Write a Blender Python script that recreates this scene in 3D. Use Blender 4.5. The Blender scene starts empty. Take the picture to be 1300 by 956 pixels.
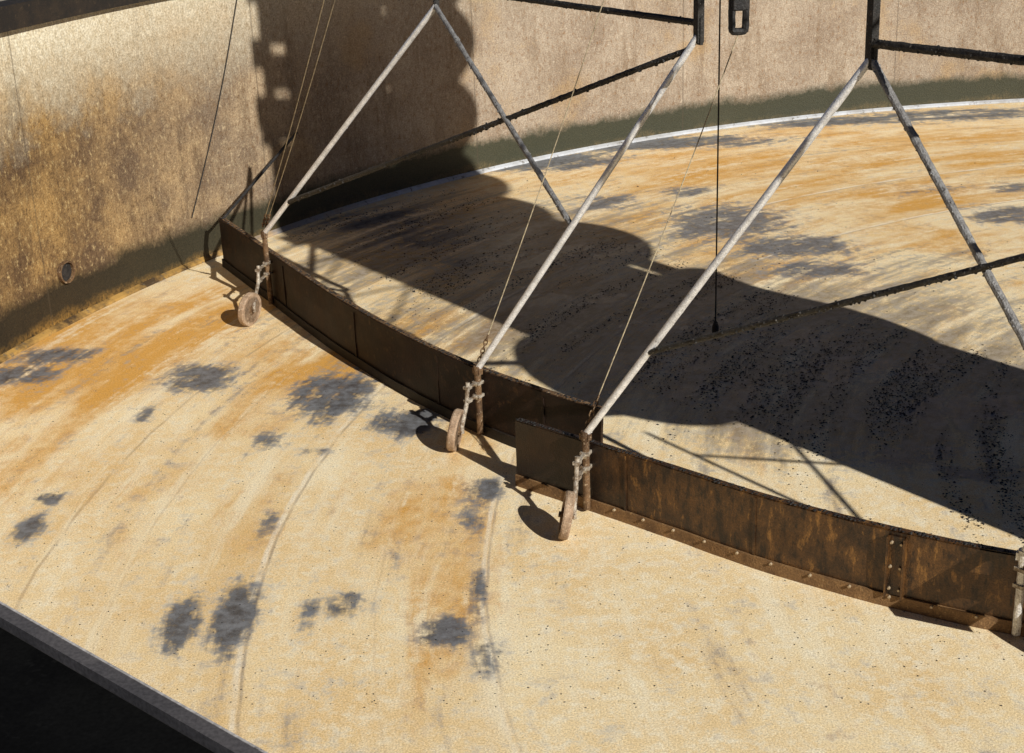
import bpy, bmesh, math, random
import numpy as np
from mathutils import Vector, Matrix, noise
random.seed(7); np.random.seed(7)
SC=bpy.context.scene; COL=SC.collection
PI=math.pi
# ------------------------------------------------------------------ camera (solved from the photograph)
H=7.0; TH=math.radians(20.552); RO=math.radians(2.165); F=1858.1; CX,CY=650.,433.
CF=Vector((0,math.cos(TH),-math.sin(TH))); CU=Vector((0,math.sin(TH),math.cos(TH))); CR=Vector((1,0,0))
cr,sr=math.cos(RO),math.sin(RO)
RIGHT=cr*CR-sr*CU; UP=sr*CR+cr*CU
EYE=Vector((0,0,H))
cam=bpy.data.cameras.new('camera'); co=bpy.data.objects.new('camera',cam); COL.objects.link(co)
m=Matrix.Identity(4)
for i in range(3): m[i][0]=RIGHT[i]; m[i][1]=UP[i]; m[i][2]=-CF[i]; m[i][3]=EYE[i]
co.matrix_world=m
cam.sensor_width=36; cam.lens=F/1300*36; cam.shift_y=-45/1300; cam.clip_end=3000; cam.clip_start=.05
SC.camera=co
def ray(px,py):
    return RIGHT*((px-CX)/F)+UP*((CY-py)/F)+CF
def at(px,py,z=0.):                      # a measured point of the photograph, on the level z
    d=ray(px,py); t=(z-H)/d.z
    return EYE+d*t
def px_of(P):
    q=Vector(P)-EYE; d=q.dot(CF)
    return CX+F*q.dot(RIGHT)/d, CY-F*q.dot(UP)/d
C=Vector((12.752,12.192,0)); R=20.767; WH=4.27
def wallhit(px,py):
    d=ray(px,py); a=d.x**2+d.y**2; b=2*((EYE.x-C.x)*d.x+(EYE.y-C.y)*d.y); c=(EYE.x-C.x)**2+(EYE.y-C.y)**2-R*R
    t=(-b+math.sqrt(b*b-4*a*c))/(2*a)
    return EYE+d*t
# ------------------------------------------------------------------ world + sun
EL=math.radians(31); S=Vector((.6*math.cos(EL),-.8*math.cos(EL),math.sin(EL)))
w=bpy.data.worlds.new('World'); SC.world=w; w.use_nodes=True
nt=w.node_tree; bg=nt.nodes['Background']; sk=nt.nodes.new('ShaderNodeTexSky'); sk.sky_type='NISHITA'; sk.sun_disc=False
sk.sun_elevation=EL; sk.sun_rotation=math.atan2(.6,-.8); sk.air_density=.3; sk.dust_density=.0
nt.links.new(sk.outputs[0],bg.inputs[0]); bg.inputs[1].default_value=.05
sl=bpy.data.lights.new('sun','SUN'); sl.energy=5; sl.angle=math.radians(.4); sl.color=(1,.97,.90)
so=bpy.data.objects.new('sun',sl); COL.objects.link(so); so.rotation_euler=(-S).to_track_quat('-Z','Y').to_euler()
so.location=(20,-20,30)
SC.view_settings.view_transform='Standard'; SC.view_settings.look='None'; SC.view_settings.exposure=0
# ------------------------------------------------------------------ material helpers
class NB:
    def __init__(s,name):
        s.m=bpy.data.materials.new(name); s.m.use_nodes=True; s.t=s.m.node_tree
        s.b=s.t.nodes['Principled BSDF']
        s.o=s.n('ShaderNodeTexCoord').outputs['Object']
    def n(s,t,**p):
        x=s.t.nodes.new(t)
        for k,v in p.items(): setattr(x,k,v)
        return x
    def set(s,i,v):
        if hasattr(v,'is_output'): s.t.links.new(v,i)
        elif isinstance(v,tuple) and len(v)==3 and i.type=='RGBA': i.default_value=(*v,1)
        else: i.default_value=v
    def noise(s,vec,scale,detail=6,rough=.55,dist=0):
        x=s.n('ShaderNodeTexNoise'); s.set(x.inputs['Vector'],vec)
        for k,v in (('Scale',scale),('Detail',detail),('Roughness',rough),('Distortion',dist)): x.inputs[k].default_value=v
        return x.outputs['Fac']
    def rng(s,v,a,b,c=0.,d=1.):
        x=s.n('ShaderNodeMapRange'); s.set(x.inputs[0],v)
        for i,k in enumerate((a,b,c,d)): x.inputs[i+1].default_value=k
        return x.outputs[0]
    def mix(s,f,a,b,mode='MIX'):
        x=s.n('ShaderNodeMix',data_type='RGBA',blend_type=mode); s.set(x.inputs[0],f); s.set(x.inputs[6],a); s.set(x.inputs[7],b)
        return x.outputs[2]
    def ma(s,op,a,b=0.):
        x=s.n('ShaderNodeMath',operation=op); s.set(x.inputs[0],a); s.set(x.inputs[1],b); return x.outputs[0]
    def add(s,*a):
        r=a[0]
        for q in a[1:]: r=s.ma('ADD',r,q)
        return r
    def cen(s,v,k): return s.ma('MULTIPLY',s.ma('SUBTRACT',v,.5),k)
    def sep(s,v):
        x=s.n('ShaderNodeSeparateXYZ'); s.set(x.inputs[0],v); return x.outputs
    def comb(s,a,b,c=0.):
        x=s.n('ShaderNodeCombineXYZ'); s.set(x.inputs[0],a); s.set(x.inputs[1],b); s.set(x.inputs[2],c); return x.outputs[0]
    def attr(s,name):
        x=s.n('ShaderNodeAttribute'); x.attribute_name=name; return x.outputs['Fac']
    def fin(s,col,rough=.8,bump=None,bs=.3,bd=.02,metal=0.,spec=.4):
        s.set(s.b.inputs['Base Color'],col); s.set(s.b.inputs['Roughness'],rough); s.b.inputs['Metallic'].default_value=metal
        s.b.inputs['Specular IOR Level'].default_value=spec
        if bump is not None:
            x=s.n('ShaderNodeBump'); x.inputs['Strength'].default_value=bs; x.inputs['Distance'].default_value=bd
            s.set(x.inputs['Height'],bump); s.t.links.new(x.outputs[0],s.b.inputs['Normal'])
        return s.m
def grime(name,a,b,c,sc=6.,lo=.45,hi=.6,rough=.75,metal=0.,spot=14.,slo=.6,shi=.68,bs=.4,spec=.4):
    g=NB(name); n1=g.noise(g.o,sc,5,.65); n2=g.noise(g.o,spot,4,.7); n3=g.noise(g.o,70,2)
    col=g.mix(g.rng(n1,lo,hi),a,b); col=g.mix(g.rng(n2,slo,shi),col,c)
    col=g.mix(1.,col,g.mix(g.rng(n3,.3,.7),(.7,.7,.7),(1.2,1.2,1.2)),'MULTIPLY')
    return g.fin(col,rough,g.ma('ADD',n2,n3) if bs else None,bs,.015,metal,spec)
# tank floor
def floor_mat():
    g=NB('stained_floor'); x,y,z=g.sep(g.o)
    r=g.ma('SQRT',g.ma('ADD',g.ma('MULTIPLY',x,x),g.ma('MULTIPLY',y,y))); an=g.ma('ARCTAN2',y,g.ma('MULTIPLY',x,-1.))
    pol=g.comb(r,g.ma('MULTIPLY',an,4.5)); pol2=g.comb(r,g.ma('MULTIPLY',an,1.6))
    n1=g.noise(g.o,.6,6,.65); n2=g.noise(pol,1.2,6,.68,.4); n3=g.noise(pol2,2.8,5,.65); fine=g.noise(g.o,58,3,.8); mid=g.noise(g.o,6,6,.75)
    bl=g.noise(g.o,2.2,5,.7)
    rw=g.ma('ADD',r,g.cen(g.noise(g.o,1.1,3),.09))
    col=g.mix(g.rng(n1,.36,.62),(.93,.77,.49),(.84,.62,.33))
    col=g.mix(g.rng(mid,.45,.62,0,.8),col,(.95,.88,.70))
    # plates between the seams differ a little in tone
    for a_,b_,cc,st in ((13.04,13.09,(.78,.55,.27),.5),(15.20,15.25,(.72,.46,.17),.48),(17.45,17.55,(.70,.42,.13),.35)):
        col=g.mix(g.ma('MULTIPLY',g.rng(rw,a_,b_,0,st),g.ma('MULTIPLY',g.rng(rw,a_+.2,a_+2.4,1.,.15),g.rng(n2,.35,.6))),col,cc)
    och=g.add(g.attr('ochre'),g.cen(n2,2.9),g.cen(mid,1.5),g.cen(bl,.8))
    col=g.mix(g.rng(och,.34,.98,0,.9),col,(.68,.345,.055))
    col=g.mix(g.rng(g.add(n3,g.cen(mid,.5)),.58,.73,0,.55),col,(.48,.32,.16))
    col=g.mix(g.rng(g.add(n3,g.cen(mid,.4)),.34,.44,.5,0),col,(.95,.88,.69))
    col=g.mix(g.rng(g.add(bl,g.cen(mid,.8)),.60,.72,0,.3),col,(.50,.41,.30))
    brk=g.rng(g.noise(g.o,1.9,4),.32,.56)
    for rr,wd,cc,st in ((15.233,.022,(.34,.29,.24),.62),(13.071,.019,(.38,.33,.29),.62),(13.115,.035,(.95,.90,.78),.6),(17.507,.026,(.40,.27,.15),.5),(15.28,.04,(.95,.90,.78),.6),(16.6,.018,(.45,.32,.2),.3),(14.1,.016,(.50,.36,.22),.25)):
        d=g.ma('ABSOLUTE',g.ma('SUBTRACT',rw,rr))
        col=g.mix(g.ma('MULTIPLY',g.rng(d,wd*.3,wd,st,0.),brk),col,cc)
    col=g.mix(1.,col,g.mix(g.rng(fine,.3,.7),(.60,.56,.50),(1.33,1.32,1.30)),'MULTIPLY')
    # sludge films; the damp one also paints shade into the shadow strip
    wet_shade=g.rng(g.add(g.attr('wet_shade'),g.cen(n3,2.4),g.cen(mid,1.4)),.4,.8,0,.75)
    col=g.mix(wet_shade,col,g.mix(g.rng(mid,.42,.6),(.115,.10,.088),(.36,.30,.235)))
    dk=g.add(g.attr('dark'),g.cen(n3,1.5),g.cen(mid,1.2),g.cen(bl,1.0),g.cen(fine,.25))
    dcol=g.mix(g.rng(mid,.38,.62),(.046,.051,.064),(.20,.21,.23))
    f=g.ma('MULTIPLY',g.rng(dk,.40,.72,0,.95),g.rng(fine,.25,.42,.65,1.))
    halo=g.ma('MULTIPLY',g.rng(dk,.10,.5,0,.5),g.rng(mid,.4,.6))
    col=g.mix(halo,col,(.42,.39,.36))
    col=g.mix(f,col,dcol)
    return g.fin(col,g.rng(g.add(f,wet_shade),0,1,.85,.34),g.ma('ADD',fine,g.ma('MULTIPLY',mid,.5)),.33,.018,0,.35)
def wall_mat():
    g=NB('rusty_wall'); x,y,z=g.sep(g.o)
    an=g.ma('ARCTAN2',y,g.ma('MULTIPLY',x,-1.)); an=g.ma('MULTIPLY',an,-1.); u=g.ma('MULTIPLY',an,R)
    cyl=g.comb(u,z); drip=g.comb(g.ma('MULTIPLY',u,2.2),g.ma('MULTIPLY',z,.35)); fl=g.comb(g.ma('MULTIPLY',u,1.8),z)
    n1=g.noise(cyl,.7,7,.72); n2=g.noise(drip,1.1,5,.7); n3=g.noise(fl,8,6,.8); n4=g.noise(cyl,34,3,.7)
    side=g.rng(g.ma('ABSOLUTE',an),.40,.80)
    left=g.mix(g.rng(n1,.40,.60),(.35,.215,.08),(.115,.068,.034)); right=g.mix(g.rng(n1,.38,.62),(.43,.355,.27),(.29,.225,.165))
    col=g.mix(side,left,right)
    col=g.mix(g.rng(n2,.5,.68,0,.75),col,g.mix(side,(.065,.038,.022),(.21,.145,.09)))
    col=g.mix(g.ma('MULTIPLY',g.rng(n3,.54,.66,0,.85),g.rng(side,0,1,1,.75)),col,g.mix(side,(.56,.42,.20),(.60,.51,.39)))
    col=g.mix(g.ma('MULTIPLY',g.rng(n3,.36,.47,.8,0),g.rng(side,0,1,1,.95)),col,g.mix(side,(.06,.034,.018),(.22,.11,.035)))
    rp=g.rng(g.add(g.noise(cyl,.45,5,.6),g.cen(n3,.5)),.55,.65,0,.55)
    col=g.mix(g.ma('MULTIPLY',rp,side),col,(.37,.23,.09))
    top=g.rng(g.add(z,g.cen(n1,2.6)),2.7,4.1,0,.9)  # pale glare painted into the upper wall, strongest at the left
    col=g.mix(g.ma('MULTIPLY',top,g.rng(side,0,1,1,.2)),col,g.mix(g.rng(n3,.4,.6),(.66,.57,.39),(.86,.80,.63)))
    hz=g.add(z,g.cen(n2,.16),g.cen(n1,.7),g.cen(n3,.12),g.ma('MULTIPLY',side,.04))
    dark=g.mix(side,(.020,.015,.008),(.034,.037,.018))
    col=g.mix(g.rng(hz,.56,.76,.96,0),col,dark)
    col=g.mix(g.ma('MULTIPLY',g.rng(hz,.0,.22,.9,0),g.rng(n3,.38,.58)),col,g.mix(side,(.40,.22,.05),(.20,.14,.06)))
    col=g.mix(1.,col,g.mix(g.rng(n4,.3,.7),(.58,.56,.54),(1.33,1.33,1.33)),'MULTIPLY')
    j=g.ma('ABSOLUTE',g.ma('SUBTRACT',g.ma('FRACT',g.ma('MULTIPLY',u,1/5.2)),.5))
    col=g.mix(g.rng(j,.001,.004,.5,0),col,(.07,.05,.03))
    return g.fin(col,.6,g.ma('ADD',n3,n4),.45,.025,0,.4)
def cove_mat():
    g=NB('cove_joint'); x,y,z=g.sep(g.o); an=g.ma('ABSOLUTE',g.ma('ARCTAN2',y,g.ma('MULTIPLY',x,-1.)))
    n=g.noise(g.o,1.3,6,.7); n2=g.noise(g.o,9,4,.7)
    l=g.mix(g.rng(n,.42,.58),(.06,.035,.015),(.40,.23,.06)); rr_=g.mix(g.rng(n,.40,.66),(.56,.58,.62),(.36,.35,.34))
    col=g.mix(g.rng(an,.55,.80),l,rr_); col=g.mix(g.rng(n2,.57,.68,0,.8),col,(.12,.10,.07))
    return g.fin(col,.8,n2,.5,.02)
def blade_mat():
    g=NB('oily_steel_shaded_end'); x,y,z=g.sep(g.o)
    n1=g.noise(g.o,2.6,6,.7); n2=g.noise(g.comb(g.ma('MULTIPLY',x,2.),g.ma('MULTIPLY',y,2.),g.ma('MULTIPLY',z,.7)),5,5,.7); n3=g.noise(g.o,60,2)
    a=g.mix(g.rng(n1,.40,.64),(.042,.020,.009),(.12,.055,.017)); a=g.mix(g.rng(n2,.56,.68,0,.9),a,(.30,.145,.038)); a=g.mix(g.rng(n2,.38,.49,.9,0),a,(.016,.009,.006))
    b=g.mix(g.rng(n1,.45,.65),(.014,.007,.0045),(.030,.014,.007))
    col=g.mix(g.rng(g.ma('ADD',x,g.cen(n1,.5)),.75,1.15),b,a)  # left end darkened: its shaded face is put into the colour
    col=g.mix(1.,col,g.mix(g.rng(n3,.3,.7),(.7,.7,.7),(1.25,1.25,1.25)),'MULTIPLY')
    return g.fin(col,.36,g.ma('ADD',n2,n3),.35,.015,.1,.5)
FLOOR=floor_mat(); WALL=wall_mat(); COVE=cove_mat(); STEELB=blade_mat()
PALE=grime('weathered_galvanized_pipe',(.88,.87,.86),(.62,.605,.585),(.22,.195,.17),9,.44,.72,.30,.35,30,.64,.72,.2,.6)
BRACE=grime('crusted_grey_pipe',(.27,.265,.26),(.15,.14,.135),(.05,.045,.04),8,.42,.66,.5,.1,24,.56,.68,.6)
BAR=grime('speckled_black_bar',(.040,.037,.034),(.022,.020,.018),(.26,.24,.22),16,.42,.60,.55,.0,36,.61,.68,.8)
CRUST=grime('black_crust',(.020,.018,.016),(.042,.035,.029),(.24,.22,.20),14,.45,.65,.6,0,34,.61,.69,.8,.4)
SLUDGE=grime('dried_sludge',(.018,.017,.017),(.04,.036,.033),(.10,.095,.09),14,.45,.65,.6,0,40,.62,.7,.5)
STEELA=grime('shaded_rust_steel',(.014,.0068,.004),(.032,.0145,.0075),(.080,.040,.017),2.6,.44,.66,.6,0,9,.58,.72,.3,.3)  # sludge-coated blade steel, darkened further to paint in its shaded face
STRIP=grime('worn_rubber',(.26,.145,.06),(.15,.08,.035),(.40,.25,.11),5,.4,.65,.7,0,22,.6,.7)
STRIPA=grime('shaded_rubber',(.012,.008,.005),(.02,.012,.007),(.05,.03,.015),5,.4,.65,.7)  # dark copy of the rubber, shade put into its colour
RUST=grime('rusty_steel',(.20,.115,.055),(.085,.047,.024),(.42,.31,.20),7,.4,.62,.65,.1,24,.56,.66,.5)
TYRE=grime('dusty_iron_wheel',(.42,.29,.19),(.22,.14,.085),(.58,.46,.33),7,.42,.66,.75,0,24,.56,.66,.4)
BOLT=grime('bright_bolt',(.58,.46,.31),(.34,.25,.15),(.12,.08,.05),20,.4,.62,.4,.4,50,.6,.7)
CLAMP=grime('galvanized_clamp',(.50,.44,.36),(.20,.14,.09),(.06,.045,.03),14,.42,.6,.5,.2,40,.58,.68)
SILVER=grime('bright_silver_post',(.80,.78,.75),(.45,.41,.36),(.10,.08,.06),14,.45,.66,.35,.3,40,.60,.68,.3,.6)
WIREM=grime('dull_wire',(.48,.40,.26),(.30,.24,.16),(.1,.08,.06),20)
WIRED=grime('dark_wire',(.03,.027,.024),(.02,.02,.02),(.06,.055,.05),20)
RIM=grime('dark_rim',(.016,.012,.009),(.028,.019,.012),(.05,.034,.02),3)
DECK=grime('black_deck',(.003,.003,.0032),(.005,.005,.005),(.006,.006,.006),3,bs=0,spec=.05,rough=.9)
EDGE=grime('grey_edge_steel',(.10,.092,.094),(.072,.067,.07),(.13,.12,.12),3,.4,.62,.55,0,9,.6,.75,0,.3)
LIP=grime('pale_edge_lip',(.55,.52,.50),(.36,.34,.33),(.2,.18,.17),5,.4,.6,.4,0,20,.6,.7,0)  # paler tone for the thin strip along the edge beam
GRAVEL=grime('pale_gravel',(.42,.38,.30),(.34,.30,.24),(.5,.46,.38),.5)
TOWER=grime('dark_caster_steel',(.03,.024,.02),(.045,.034,.022),(.07,.05,.03),1.2)
# ------------------------------------------------------------------ object helpers
def tag(o,label=None,cat=None,group=None,kind=None):
    if label: o['label']=label
    if cat: o['category']=cat
    if group: o['group']=group
    if kind: o['kind']=kind
    return o
def thing(name,loc,label,cat,group=None):
    o=bpy.data.objects.new(name,None); COL.objects.link(o); o.location=loc; o.empty_display_size=.2
    return tag(o,label,cat,group)
def link(name,me,mat,parent=None,loc=None,smooth=False):
    o=bpy.data.objects.new(name,me); COL.objects.link(o)
    if mat and not me.materials: me.materials.append(mat)
    if parent is not None:
        o.parent=parent
        if parent.type=='EMPTY': o.location=-Vector(parent.location)
    if loc is not None: o.location=Vector(o.location)+Vector(loc)
    if smooth:
        me.polygons.foreach_set('use_smooth',[True]*len(me.polygons))
    return o
def obj(name,bm,mat,parent=None,smooth=False,loc=None):
    bmesh.ops.recalc_face_normals(bm,faces=bm.faces[:])
    me=bpy.data.meshes.new(name); bm.to_mesh(me); bm.free()
    return link(name,me,mat,parent,loc,smooth)
def frame(d):
    d=Vector(d).normalized(); a=Vector((0,0,1)) if abs(d.z)<.9 else Vector((1,0,0))
    u=d.cross(a).normalized(); return u,d.cross(u).normalized(),d
def tube(bm,pts,r,seg=12,jit=0.,step=None,cap=True):
    P=[Vector(p) for p in pts]
    if step:
        Q=[]
        for a,b in zip(P,P[1:]):
            n=max(1,int((b-a).length/step)); Q+=[a.lerp(b,i/n) for i in range(n)]
        P=Q+[P[-1]]
    rings=[]
    u,v,_=frame(P[1]-P[0])
    for i,p in enumerate(P):
        d=(P[min(i+1,len(P)-1)]-P[max(i-1,0)]).normalized()
        u=(u-d*u.dot(d)).normalized(); v=d.cross(u)
        ring=[]
        for k in range(seg):
            a=2*PI*k/seg; q=u*math.cos(a)+v*math.sin(a); rr=r
            if jit: rr=r*(1+jit*noise.noise((p+q*r)*14)+jit*.7*noise.noise((p+q*r)*37))
            ring.append(bm.verts.new(p+q*rr))
        rings.append(ring)
    for a,b in zip(rings,rings[1:]):
        for k in range(seg): bm.faces.new((a[k],a[(k+1)%seg],b[(k+1)%seg],b[k]))
    if cap:
        bm.faces.new(rings[0][::-1]); bm.faces.new(rings[-1])
def lumps(bm,p0,p1,r,count,size):
    p0=Vector(p0);p1=Vector(p1);u,v,d=frame(p1-p0)
    for _ in range(count):
        t=random.random(); a=random.gauss(PI/2,1.4); s=size*random.uniform(.4,1.3)
        c=p0.lerp(p1,t)+(u*math.cos(a)+v*math.sin(a))*r*.9
        mm=Matrix.Translation(c)@Matrix.Rotation(random.random()*6,4,Vector((random.random()-.5,random.random()-.5,random.random()-.5)))@Matrix.Diagonal((s,s*random.uniform(.5,1),s*random.uniform(.5,1.2),1))
        bmesh.ops.create_icosphere(bm,subdivisions=1,radius=1,matrix=mm)
def obox(bm,c,ax,ay,az,hx,hy,hz):
    c=Vector(c);v=[]
    for sx in(-1,1):
        for sy in(-1,1):
            for sz in(-1,1): v.append(bm.verts.new(c+ax*hx*sx+ay*hy*sy+az*hz*sz))
    for f in((0,1,3,2),(4,6,7,5),(0,4,5,1),(2,3,7,6),(0,2,6,4),(1,5,7,3)): bm.faces.new([v[i] for i in f])
def lathe(bm,prof,seg,c,ax):        # prof: (axial, radius)
    u,v,d=frame(ax); c=Vector(c); rings=[]
    for a,r in prof:
        rings.append([bm.verts.new(c+d*a+(u*math.cos(2*PI*k/seg)+v*math.sin(2*PI*k/seg))*max(r,1e-4)) for k in range(seg)])
    for p,q in zip(rings,rings[1:]):
        for k in range(seg): bm.faces.new((p[k],p[(k+1)%seg],q[(k+1)%seg],q[k]))
    bm.faces.new(rings[0][::-1]); bm.faces.new(rings[-1])
ZU=Vector((0,0,1))
# ------------------------------------------------------------------ setting: floor
NR,NA=290,1000
rr=np.linspace(.02,R+.02,NR); aa=np.linspace(0,2*PI,NA,endpoint=False)
RRg,AAg=np.meshgrid(rr,aa,indexing='ij')
X=(RRg*np.cos(AAg)).ravel(); Y=(RRg*np.sin(AAg)).ravel()
WX=X+C.x; WY=Y+C.y
idx=np.arange(NR*NA).reshape(NR,NA); nx=np.roll(idx,-1,axis=1)
quads=np.stack([idx[:-1],idx[1:],nx[1:],nx[:-1]],axis=-1).reshape(-1,4)
me=bpy.data.meshes.new('tank_floor')
me.from_pydata(np.stack([X,Y,np.zeros_like(X)],1).tolist(),[],quads.tolist())
def patches(lst):
    out=np.zeros_like(WX)
    for q in lst:
        px,py,rx,ry,st=q[:5]; g=at(px,py); dep=(g-EYE).dot(CF)
        hx=rx*dep/F; hy=abs(at(px,py-ry).y-at(px,py+ry).y)/2
        dx=WX-g.x; dy=WY-g.y
        sk_=q[5] if len(q)>5 else 0.
        dx=dx-sk_*dy
        e=2.6
        d=(np.abs(dx/hx)**e+np.abs(dy/hy)**e)**(1/e)
        out=np.maximum(out,st*np.clip(1.5-d*.75,0,1.)) 
    return out
dark=patches([(250,478,38,15,.82),(66,452,36,9,.86),(24,476,34,11,.84),(432,502,46,23,.72),(520,537,36,13,.88),(228,790,22,30,.80),(300,778,23,34,.80),
 (392,782,14,22,.6),(440,768,30,15,.66),(562,802,32,16,.90),(607,758,11,36,.68),(618,838,20,26,.70),(345,560,20,9,.62),(340,670,13,15,.54),(35,672,17,16,.74),(62,632,17,7,.74),
 (612,620,22,12,.72),(182,525,12,9,.64),(400,572,22,4,.5),(500,700,8,18,.35),(85,560,10,5,.42),(600,655,13,20,.5),(470,470,26,9,.45),(395,520,16,9,.45),
 (930,283,62,17,.82),(1012,312,58,11,.82),(1040,343,46,9,.80),(870,243,26,5,.66),(770,258,34,8,.70),(1272,272,38,10,.74),(1290,238,30,6,.66),(690,206,80,8,.8),(850,182,110,6,.8),
 (1080,153,110,5,.74),(1210,146,100,6,.76),(640,330,80,10,.62),(560,300,80,12,.62),(480,280,60,10,.62),(760,320,60,8,.58),(950,300,50,9,.5),(1180,240,50,5,.42),(1100,470,60,12,.66),(1000,430,60,10,.64),(1220,520,80,14,.66),(850,460,60,12,.6),(1150,580,60,10,.55),(920,500,60,12,.55),(1250,600,50,10,.6),(720,380,80,6,.55),(860,410,70,8,.5)])
ochre=patches([(120,450,150,55,.95),(40,590,70,60,.6),(560,660,70,55,.6),(1100,230,280,80,.65),(420,470,90,35,.85),(560,770,50,80,.55),(230,400,90,30,.85),(700,240,120,30,.5),(640,560,60,40,.55),(330,520,60,40,.5),(180,640,60,50,.35),(1000,190,200,30,.5),(560,420,90,30,.6),(300,620,90,40,.3)])
wet_shade=patches([(860,400,380,60,.72),(1100,480,320,75,.75),(600,300,220,45,.72),(440,505,60,40,.35)])  # damp film, laid mostly over the shadow strip to deepen its shade
for nme,arr in(('dark',dark),('ochre',ochre),('wet_shade',wet_shade)):
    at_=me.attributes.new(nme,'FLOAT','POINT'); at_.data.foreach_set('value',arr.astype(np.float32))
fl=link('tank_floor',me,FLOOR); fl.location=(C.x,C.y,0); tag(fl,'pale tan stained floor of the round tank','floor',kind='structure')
# outer ground
bm=bmesh.new(); a=[];b=[]
for k in range(160):
    t=2*PI*k/160; e=Vector((math.cos(t),math.sin(t),0)); a.append(bm.verts.new(C+e*(R+.25)+ZU*4.3)); b.append(bm.verts.new(C+e*900+ZU*4.3))
for k in range(160): bm.faces.new((a[k],a[(k+1)%160],b[(k+1)%160],b[k]))
tag(obj('ground',bm,GRAVEL),'pale gravel ground around the tank','ground',kind='structure')
# tank wall
TW=thing('tank_wall',(C.x,C.y,0),'curved rusty brown steel wall of the round tank','wall')
def ring(name,prof,mat,seg=360):
    bm=bmesh.new(); rg=[]
    for r_,z_ in prof: rg.append([bm.verts.new((r_*math.cos(2*PI*k/seg),r_*math.sin(2*PI*k/seg),z_)) for k in range(seg)])
    n=len(rg)
    for i in range(n):
        p,q=rg[i],rg[(i+1)%n]
        for k in range(seg): bm.faces.new((p[k],p[(k+1)%seg],q[(k+1)%seg],q[k]))
    return obj(name,bm,mat,TW,False,loc=(C.x,C.y,0))
for nme,prof,mt in (('wall_shell',[(R,-.05),(R,WH),(R+.2,WH),(R+.2,-.05)],WALL),('rim_beam',[(R-.12,WH+.003),(R-.12,WH+.33),(R+.3,WH+.33),(R+.3,WH+.003)],RIM),('base_cove',[(R-.09,.003),(R-.07,.035),(R-.004,.07),(R-.004,.003)],COVE)):
    ring(nme,prof,mt)
# outlet stub
hp=wallhit(82,345); nrm=Vector((C.x-hp.x,C.y-hp.y,0)).normalized()
OP=thing('outlet_pipe',hp,'small round pipe outlet low on the sunlit rusty wall','pipe')
bm=bmesh.new()
seg=28; u,v,_=frame(nrm)
for (r0,r1,l0,l1) in ((.165,.165,-.03,.06),(.165,.14,.06,.06),(.14,.14,.06,-.02)):
    A=[bm.verts.new(hp+nrm*l0+(u*math.cos(2*PI*k/seg)+v*math.sin(2*PI*k/seg))*r0) for k in range(seg)]
    B=[bm.verts.new(hp+nrm*l1+(u*math.cos(2*PI*k/seg)+v*math.sin(2*PI*k/seg))*r1) for k in range(seg)]
    for k in range(seg): bm.faces.new((A[k],A[(k+1)%seg],B[(k+1)%seg],B[k]))
obj('pipe_sleeve',bm,RUST,OP)
bm=bmesh.new(); lathe(bm,[(.006,.139),(.012,.139)],28,hp,nrm); obj('bore_shade',bm,SLUDGE,OP)  # dark disc painting the shade inside the opening
# thin strand added in place of a wire shadow on the wall
q0=wallhit(242,276)
WL=thing('wall_wire_shadow',q0,'fine dark cable standing in for a wire shadow down the sunlit left wall','strand')
bm=bmesh.new(); pts=[]
for k in range(31):
    t=k/30; q=wallhit(242+58*t+4*math.sin(PI*t),276-282*t); nn=Vector((C.x-q.x,C.y-q.y,0)).normalized(); pts.append(q+nn*.03)
tube(bm,pts,.008,6); obj('strand',bm,WIRED,WL)
# ------------------------------------------------------------------ scraper blades
def resample(P,n=160):
    P=[Vector(p) for p in P]; out=[]
    for i in range(len(P)-1):
        p0=P[max(i-1,0)];p1=P[i];p2=P[i+1];p3=P[min(i+2,len(P)-1)]
        for k in range(24):
            t=k/24; out.append(.5*((2*p1)+(p2-p0)*t+(2*p0-5*p1+4*p2-p3)*t*t+(3*p1-p0-3*p2+p3)*t**3))
    return out+[P[-1]]
def nrmals(P):
    N=[]
    for i in range(len(P)):
        d=P[min(i+1,len(P)-1)]-P[max(i-1,0)]; N.append(Vector((d.y,-d.x,0)).normalized())
    return N
def sheet(bm,P,N,z0,z1,off,th,rough=.0,nz=4):
    secs=[]
    for p,n in zip(P,N):
        s=[]
        for k in range(nz+1):
            z=z0+(z1-z0)*k/nz; w_=rough*noise.noise(Vector((p.x*2,p.y*2,z*3)))
            s.append((bm.verts.new((p.x+n.x*(off+th/2+w_),p.y+n.y*(off+th/2+w_),z)),bm.verts.new((p.x+n.x*(off-th/2+w_),p.y+n.y*(off-th/2+w_),z))))
        secs.append(s)
    for a,b in zip(secs,secs[1:]):
        for k in range(nz):
            bm.faces.new((a[k][0],b[k][0],b[k+1][0],a[k+1][0])); bm.faces.new((a[k][1],a[k+1][1],b[k+1][1],b[k][1]))
        bm.faces.new((a[nz][0],b[nz][0],b[nz][1],a[nz][1])); bm.faces.new((a[0][0],a[0][1],b[0][1],b[0][0]))
    for s in(secs[0],secs[-1]):
        for k in range(nz): bm.faces.new((s[k][0],s[k][1],s[k+1][1],s[k+1][0]))
def crust(P,N,z,n,size):
    bm=bmesh.new()
    for _ in range(n):
        i=random.randrange(len(P)); s=size*random.uniform(.35,1.2)
        c=P[i]+N[i]*random.uniform(-.045,.01); c=Vector((c.x,c.y,z+s*.3))
        bmesh.ops.create_icosphere(bm,subdivisions=1,radius=1,matrix=Matrix.Translation(c)@Matrix.Rotation(random.random()*6,4,'Z')@Matrix.Diagonal((s*1.3,s,s*.6,1)))
    return bm
ZA,ZB=.80,.75
PA=resample([at(x,y,ZA) for x,y in((279,277),(345,322),(400,360),(450,391),(520,429),(600,465),(680,494),(764,521))])
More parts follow.
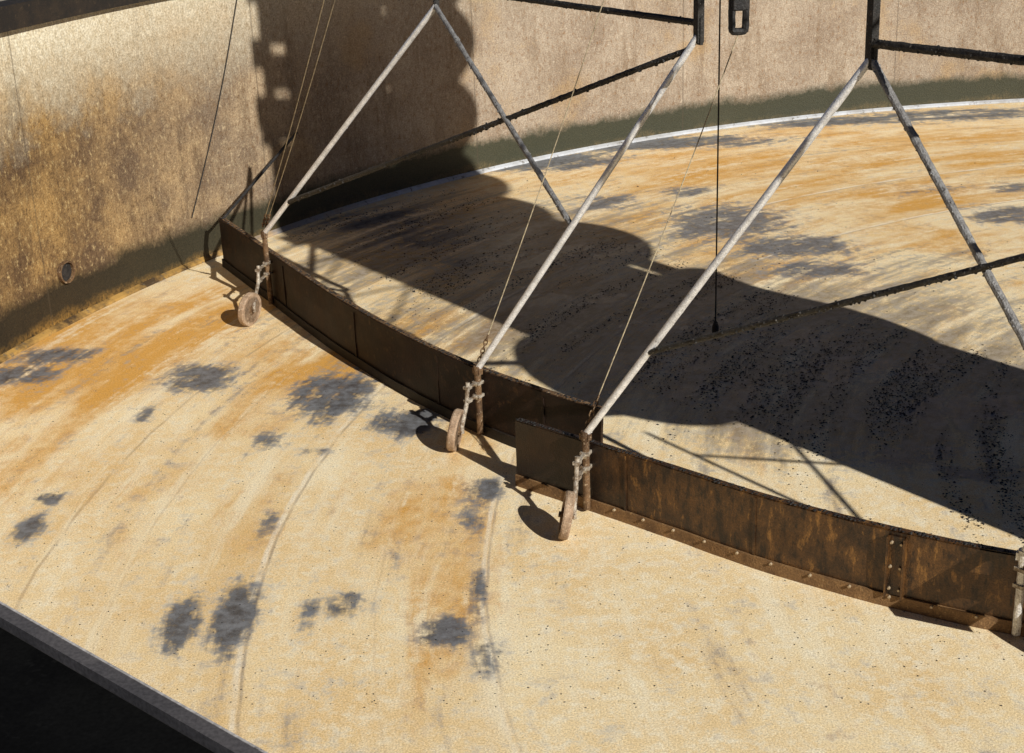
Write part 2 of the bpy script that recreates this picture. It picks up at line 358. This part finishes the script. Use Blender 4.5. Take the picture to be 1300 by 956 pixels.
PB=resample([at(x,y,ZB) for x,y in((655,534),(750,563),(850,594),(960,629),(1080,661),(1200,688),(1296,706),(1420,728))])
NAl,NBl=nrmals(PA),nrmals(PB)
def near(P,N,x):
    i=min(range(len(P)),key=lambda i:abs(px_of(P[i])[0]-x)); return Vector((P[i].x,P[i].y,0)),N[i]
BA=thing('scraper_blade',(PA[60].x,PA[60].y,0),'long dark rusty curved scraper blade running to the tank wall, with two wheels','scraper blade','scraper blades')
BB=thing('scraper_blade',(PB[60].x,PB[60].y,0),'sunlit brown scraper blade in the foreground with a row of bolts along its bottom','scraper blade','scraper blades')
for root,P,N,zt,mt,ms in((BA,PA,NAl,ZA,STEELA,STRIPA),(BB,PB,NBl,ZB,STEELB,STRIP)):
    bm=bmesh.new(); sheet(bm,P,N,.075,zt,0,.035,.016,5); pl=obj('blade_plate',bm,mt,root)
    bm=bmesh.new(); sheet(bm,P,N,zt-.03,zt+.012,-.03,.07); obj('top_flange',bm,RUST if root is BA else STEELB,pl)
    bm=bmesh.new(); sheet(bm,P,N,.0,.13,.032,.025,.01,2); st=obj('rubber_strip',bm,ms,root)
    tag(obj('crust',crust(P,N,zt+.012,420,.014),SLUDGE,pl),kind='stuff')
    xs=(360,450,555,690) if root is BA else (797,960)
    for x in xs:
        p,n=near(P,N,x); bm=bmesh.new(); d=n.cross(ZU); obox(bm,p+n*.022+ZU*(.42),d,n,ZU,.012,.008,.32); obj('joint_rib',bm,mt,pl)
    bm=bmesh.new(); bmesh.ops.create_cone(bm,cap_ends=True,segments=6,radius1=.017,radius2=.013,depth=.026)
    bme=bpy.data.meshes.new('bolt'); bm.to_mesh(bme); bm.free(); bme.materials.append(BOLT)
    acc=0
    if root is BB:
        for i in range(24,len(P)-2):
            acc+=(P[i]-P[i-1]).length
            if acc>.36:
                acc=0; o=bpy.data.objects.new('bolt',bme); COL.objects.link(o); o.parent=st
                o.location=(P[i].x+N[i].x*.055,P[i].y+N[i].y*.055,.112); o.rotation_euler=N[i].to_track_quat('Z','Y').to_euler()
p,n=near(PB,NBl,1143); d=n.cross(ZU)
bm=bmesh.new()
obox(bm,p+n*.03+ZU*.42,d,n,ZU,.075,.01,.30); obox(bm,p+n*.05+d*.075+ZU*.42,d,n,ZU,.008,.035,.30); obox(bm,p+n*.05-d*.075+ZU*.42,d,n,ZU,.008,.035,.30)
br=obj('joint_bracket',bm,STEELB,BB)
for sx in(-1,1):
    for z in(.2,.42,.66):
        o=bpy.data.objects.new('bolt',bme); COL.objects.link(o); o.parent=br; q=p+n*.055+d*.045*sx; o.location=(q.x,q.y,z); o.rotation_euler=n.to_track_quat('Z','Y').to_euler()
# rod added in place of a diagonal pipe shadow, by the black blade
e0=PA[2]; e1=wallhit(374,168); nn=Vector((C.x-e1.x,C.y-e1.y,0)).normalized(); e1=e1+nn*.05
bm=bmesh.new(); tube(bm,[Vector((e0.x,e0.y,.80)),e1],.024,10,.1,.06); obj('shadow_rod',bm,SLUDGE,BA)
# poles + wheels
def wheel_unit(root,P,N,x,ztop,contact,tilt=.12,mp=None):
    p,n=near(P,N,x); p=p+n*.085
    bm=bmesh.new(); tube(bm,[p+ZU*.04,p+ZU*ztop],.038,14,.06,.05)
    lathe(bm,[(0,.046),(.05,.052),(.1,.046)],14,p+ZU*(ztop-.06),ZU); obox(bm,p+ZU*(ztop-.02),n,n.cross(ZU),ZU,.03,.058,.035)
    pole=obj('pole',bm,mp or RUST,root,False)
    g=at(*contact); rad=Vector((g.x-C.x,g.y-C.y,0)).normalized()
    wr=.245; hub=Vector((g.x,g.y,wr)); 
    dr=Vector((g.x-p.x,g.y-p.y,0))
    ax=(rad+ZU*tilt).normalized()
    bm=bmesh.new()
    lathe(bm,[(-.042,.19),(-.047,.235),(-.03,wr),(.03,wr),(.047,.235),(.042,.19),(.018,.182),(.018,.07),(-.018,.07),(-.018,.182),(-.042,.19)],40,hub,ax)
    wl=obj('wheel',bm,TYRE,root)
    bm=bmesh.new(); lathe(bm,[(-.075,.0),(-.075,.03),(-.055,.03),(-.055,.07),(.055,.07),(.055,.03),(.08,.03),(.08,0)],20,hub,ax)
    for k in range(5):
        u,v,_=frame(ax); e=u*math.cos(k*PI*.4)+v*math.sin(k*PI*.4); obox(bm,hub+e*.125,e,ax.cross(e),ax,.062,.014,.028)
    obj('hub',bm,RUST,wl)
    top=p+dr*.42+ZU*.74; side=hub-ax*.075
    bm=bmesh.new(); tube(bm,[top,p+dr*.5+ZU*.5,side+ZU*.06,side-ZU*.02],.026,10,.06,.04); obj('fork_rod',bm,CLAMP,root)
    for z in(.68,.52):
        c=p+dr*.21+ZU*z; dd=dr.normalized(); bm=bmesh.new()
        obox(bm,c,dd,dd.cross(ZU),ZU,dr.length*.25,.02,.011); obox(bm,p+ZU*z,dd,dd.cross(ZU),ZU,.05,.048,.017); obox(bm,p+dr*.44+ZU*z,dd,dd.cross(ZU),ZU,.04,.035,.017)
        cl=obj('clamp',bm,CLAMP,pole)
        o=bpy.data.objects.new('clamp_bolt',bme); COL.objects.link(o); o.parent=cl; q=c-dd.cross(ZU)*.03; o.location=q; o.scale=(.9,.9,1.6); o.rotation_euler=dd.cross(ZU).to_track_quat('Z','Y').to_euler()
    return p
F1=wheel_unit(BA,PA,NAl,345,1.12,(319,413)); F2=wheel_unit(BA,PA,NAl,612,.84,(580,571),.16); F3=wheel_unit(BB,PB,NBl,750,.88,(720,682),.20); F4=wheel_unit(BB,PB,NBl,1300,.82,(1345,836),.12,SILVER)
# unseen frame added by the far right pole to shadow the blade
p,n=near(PB,NBl,1238); Q=Vector((p.x,p.y,.36))+S*1.2; dx_=n.cross(ZU); zz=S.cross(dx_).normalized()
bm=bmesh.new()
for k in(-1,1): obox(bm,Q+dx_*.27*k,dx_,S,zz,.08,.02,.27); obox(bm,Q+zz*.24*k,dx_,S,zz,.345,.018,.08)
obox(bm,Q,dx_,S,zz,.28,.022,.08); obox(bm,Q,(dx_+zz).normalized(),S,(zz-dx_).normalized(),.32,.015,.07)
tube(bm,[Q,Vector((F4.x,F4.y,.7))],.025,8)
obj('shadow_frame',bm,RUST,BB)
# ------------------------------------------------------------------ truss arm
B=[F1+ZU*1.12,F2+ZU*.84,F3+ZU*.88,F4+ZU*.82]
T=[at(553,8,4.44),at(887,44,4.6),at(1106,74,4.7),at(1640,150,4.8)]
TA=thing('truss_arm',(T[2].x,T[2].y,0),'pale steel pipe truss holding the scraper blades, crusted with dark residue','truss')
for a,b in zip(B,T):
    bm=bmesh.new(); tube(bm,[a,b],.037,18,.03,.05); lumps(bm,a,b,.037,40,.008); obj('diagonal_pipe',bm,PALE,TA,False)
def on(i,px,py):
    return min((B[i].lerp(T[i],k/300) for k in range(-10,311)),key=lambda q:(px_of(q)[0]-px)**2+(px_of(q)[1]-py)**2)
def brace(name,a,b,r,mt,n,sz,j=.12):
    bm=bmesh.new(); tube(bm,[a,b],r,10,j,.045); lumps(bm,a,b,r,n,sz); obj(name,bm,mt,TA)
brace('brace_pipe',T[0],on(1,722,284),.033,BRACE,120,.014)
brace('brace_pipe',T[2],on(3,1375,575),.037,BRACE,120,.014)
brace('crusted_bar',on(0,372,262),on(1,872,62),.033,BAR,240,.018,.18)
brace('crusted_bar',on(2,832,456),at(1640,240,4.4),.028,BAR,240,.016,.18)
brace('chord_pipe',T[2]+ZU*.13,T[3]+ZU*.18,.040,CRUST,150,.014)
c0=at(556,-16,4.66)
brace('chord_pipe',c0,T[1]+ZU*.12,.036,CRUST,150,.014)
brace('post',T[0]-ZU*.05,c0+ZU*.1,.04,CRUST,20,.012)
up={}
for i in(1,2,3):
    bm=bmesh.new(); h=6.3-T[i].z; d=(T[2]-T[1]).normalized(); d.z=0; d.normalize(); n=d.cross(ZU)
    obox(bm,T[i]+ZU*(h/2-.04),d,n,ZU,.040,.040,h/2+.04); obox(bm,T[i]+ZU*.04,d,n,ZU,.056,.018,.14); obj('post',bm,CRUST,TA); up[i]=T[i]+ZU*h
tp=Vector((8.4,9.4,6.3))
for a,b in((up[1],up[2]),(up[2],up[3]),(up[3],tp)):
    brace('upper_chord',a,b,.06,RUST,30,.02,.1)
brace('chord_pipe',T[3]+ZU*.1,Vector((8.4,9.4,5.1)),.05,CRUST,20,.02)
# plumb line
tip=at(908,432,.06); tip=Vector((tip.x,tip.y,.06))
brace('outrigger',up[2],Vector((tip.x,tip.y,6.3)),.05,RUST,10,.02,.1)
PL=thing('plumb_line',tip,'dark thin line hanging straight down with a small weight just above the shaded floor','plumb line')
bm=bmesh.new(); tube(bm,[tip+ZU*.3,Vector((tip.x,tip.y,6.3))],.011,6); obj('line',bm,WIRED,PL)
bm=bmesh.new(); lathe(bm,[(0,.005),(.05,.03),(.09,.045),(.2,.045),(.24,.03),(.28,.012),(.31,.012)],16,tip,ZU); obj('weight',bm,CRUST,PL,True)
# block and loop hanging from the upper chord
hk=at(938,20,4.9)
HK=thing('hanging_block',hk,'dark steel block with an open loop hanging at the top edge between two truss posts','hook block')
bm=bmesh.new(); hx,hz=.068,.12; loop=[]
for k in range(33):
    t=2*PI*k/32; loop.append(hk+Vector((hx*max(-1,min(1,1.3*math.cos(t))),0,-.03+hz*max(-1,min(1,1.25*math.sin(t))))))
tube(bm,loop,.036,8,.12,cap=False); obj('loop',bm,SLUDGE,HK)
bm=bmesh.new(); obox(bm,hk+ZU*.19,Vector((1,0,0)),Vector((0,1,0)),ZU,.098,.045,.14); bmesh.ops.bevel(bm,geom=bm.edges[:],offset=.012,segments=2,affect='EDGES'); obj('block_body',bm,SLUDGE,HK)
pr=up[1].lerp(up[2],.35)
bm=bmesh.new(); tube(bm,[hk+ZU*.3,pr],.02,8); obj('hanger_rod',bm,CRUST,HK)
# wires with chain ends
def wire(foot,top,label):
    b=foot+Vector((.03,.05,.10))
    W=thing('hanging_wire',b,label,'wire','thin wires rising from the scraper blades')
    d=(top-b).normalized(); u,v,_=frame(d)
    bm=bmesh.new(); pts=[(b+d*.28).lerp(top,k/20)-ZU*(.05*math.sin(PI*k/20)) for k in range(21)]; tube(bm,pts,.0065,6); obj('wire',bm,WIREM,W)
    bm=bmesh.new()
    for k in range(6):
        c=b+d*(.0+.055*k); s=u if k%2 else v
        lp=[c+d*(.038*math.cos(2*PI*q/12))+s*(.02*math.sin(2*PI*q/12)) for q in range(13)]; tube(bm,lp,.008,6,cap=False)
    tag(obj('chain',bm,RUST,W))
wire(B[0],at(428,-10,4.9),'right one of two thin wires rising from the far wheel beside the tank wall')
wire(B[0]+Vector((-.05,.03,.0)),at(414,-10,4.9),'left one of two thin wires rising from the far wheel beside the tank wall')
wire(B[1],at(770,-10,5.0),'thin wire rising from the middle wheel across the shaded floor')
wire(B[2],hk-ZU*.17,'thin wire with chain end rising from the nearest wheel to the hook block')
# ------------------------------------------------------------------ bridge edge in the near corner
a=at(0,765,4.5); b=at(180,867,4.5); d=(b-a).normalized(); n=Vector((d.y,-d.x,0))
if n.y>0: n=-n
mid=a+d*.3
WK=thing('walkway_edge',mid,'black walkway with a grey steel edge across the lower left corner','walkway')
bm=bmesh.new(); obox(bm,mid+n*1.1-ZU*.10,d,n,ZU,5,1.045,.06); obj('deck_plate',bm,DECK,WK)
bm=bmesh.new(); obox(bm,mid+n*.028-ZU*.09,d,n,ZU,5,.024,.09); eg=obj('edge_beam',bm,EDGE,WK)
bm=bmesh.new(); obox(bm,mid-ZU*.008,d,n,ZU,5,.004,.01); obj('bright_lip',bm,LIP,eg)
# ------------------------------------------------------------------ unseen made-up tower right of the frame, shaped to cast the big shadow
nv=Vector((.8,.6,0)); dv=Vector((-.6,.8,0))
def LP(p,a_,z): return nv*p+dv*a_+ZU*z
A0=2.0
TO=thing('shadow_tower',LP(13,A0,0),'tall dark unseen tower made up to cast the big shadow','tower')
bm=bmesh.new(); obox(bm,LP(13.05,A0,5.9),nv,dv,ZU,1.55,.5,5.9); obox(bm,LP(13.2,A0,14.9),nv,dv,ZU,1.15,.5,3.1); obj('column_caster',bm,TOWER,TO)
prof=[]
for k in range(0,250):
    z=k*.05
    if z<5.6: r_=.45
    elif z<8.0: r_=.55+.12*math.sin((z-5.6)*2.6)
    elif z<8.8: r_=.2
    else: r_=.40+.58*abs(math.sin(PI*(z-8.8)/1.5))**.9
    prof.append((z,r_))
bm=bmesh.new(); lathe(bm,prof,32,LP(14.85,A0,0),ZU); obj('lobed_caster',bm,TOWER,TO)
prof=[]
for k in range(0,125):
    z=k*.05; prof.append((z,.12+1.15*abs(math.sin(PI*(z+.3)/1.4))**.85))
bm=bmesh.new(); lathe(bm,prof,32,LP(15.25,A0,11.9),ZU); obj('lobed_caster',bm,TOWER,TO)
prof=[(0,.0)]
for k in range(0,41):
    z=k*.05; prof.append((z,.25+.75*abs(math.sin(PI*z/2.0))**.6))
bm=bmesh.new(); lathe(bm,prof,32,LP(11.5,A0,5.6),ZU); obj('side_caster',bm,TOWER,TO)
bm=bmesh.new()
obox(bm,LP(11.62,A0,14.7),nv,dv,ZU,.12,.06,3.3)
for z,h in((12.6,.95),(13.98,.36),(14.78,.30),(16.2,.95),(17.4,.6)): obox(bm,LP(11.9,A0,z),nv,dv,ZU,.30,.04,h)
for k in range(7): obox(bm,LP(11.47,A0,11.8+k*.85+random.uniform(-.3,.3)),nv,dv,ZU,random.uniform(.08,.2),.04,random.uniform(.08,.28))
obj('edge_caster',bm,TOWER,TO)
for L in (((10.45,3.6,10.5,5.7,.028),(10.45,3.65,11.6,5.0,.028),(10.5,5.2,11.6,4.4,.024)),
          ((10.0,8.4,10.05,11.4,.03),(10.0,8.6,11.6,9.6,.028),(10.0,9.7,11.6,9.6,.025),(10.0,9.8,11.6,10.8,.028),(10.0,10.9,11.6,10.8,.025),(10.0,11.0,11.6,11.6,.028))):
    bm=bmesh.new()
    for (p0,z0,p1,z1,r_) in L: tube(bm,[LP(p0,A0,z0),LP(p1,A0,z1)],r_,8)
    obj('lattice_caster',bm,TOWER,TO)
# ------------------------------------------------------------------ crumbs on the floor
V=[];Fc=[]
def crumb(g,s):
    i=len(V); 
    for e in((1,0,0),(-1,0,0),(0,1,0),(0,-1,0),(0,0,1),(0,0,-.3)):
        k=s*random.uniform(.6,1.3); V.append((g.x+e[0]*k,g.y+e[1]*k,max(.0,e[2]*k*.6+.003)))
    for f in((0,2,4),(2,1,4),(1,3,4),(3,0,4),(2,0,5),(1,2,5),(3,1,5),(0,3,5)): Fc.append([i+q for q in f])
pxB=[px_of(p) for p in PA+PB]
lim={}
for x in range(340,1330,10):
    q=[b_ for a_,b_ in pxB if abs(a_-x)<12]; lim[x//10]=min(q)+20 if q else 2000
cnt=0;tries=0
while cnt<11000 and tries<200000:
    tries+=1
    x=random.uniform(360,1310); y=random.uniform(190,690)
    if y>lim[int(x)//10]: continue
    g=at(x,y); f=noise.noise(Vector((math.hypot(g.x-C.x,g.y-C.y)*2.6,math.atan2(g.y-C.y,C.x-g.x)*3,0)))
    p=.8*g.x+.6*g.y
    k=1. if 11.4<p<15.4 else (.10 if p<11.4 else .05)
    if random.random()<k*max(0,.16+f*1.6): crumb(g,random.choice((.005,.007,.009,.012,.016))*random.uniform(.6,1.3)); cnt+=1
for _ in range(1500):
    x=random.uniform(0,1300); y=random.uniform(400,900); g=at(x,y); crumb(g,random.uniform(.004,.010))
me=bpy.data.meshes.new('sludge_crumbs'); me.from_pydata(V,[],Fc); tag(link('sludge_crumbs',me,SLUDGE),'black crumbs of dried sludge scattered over the tank floor','debris',kind='stuff')
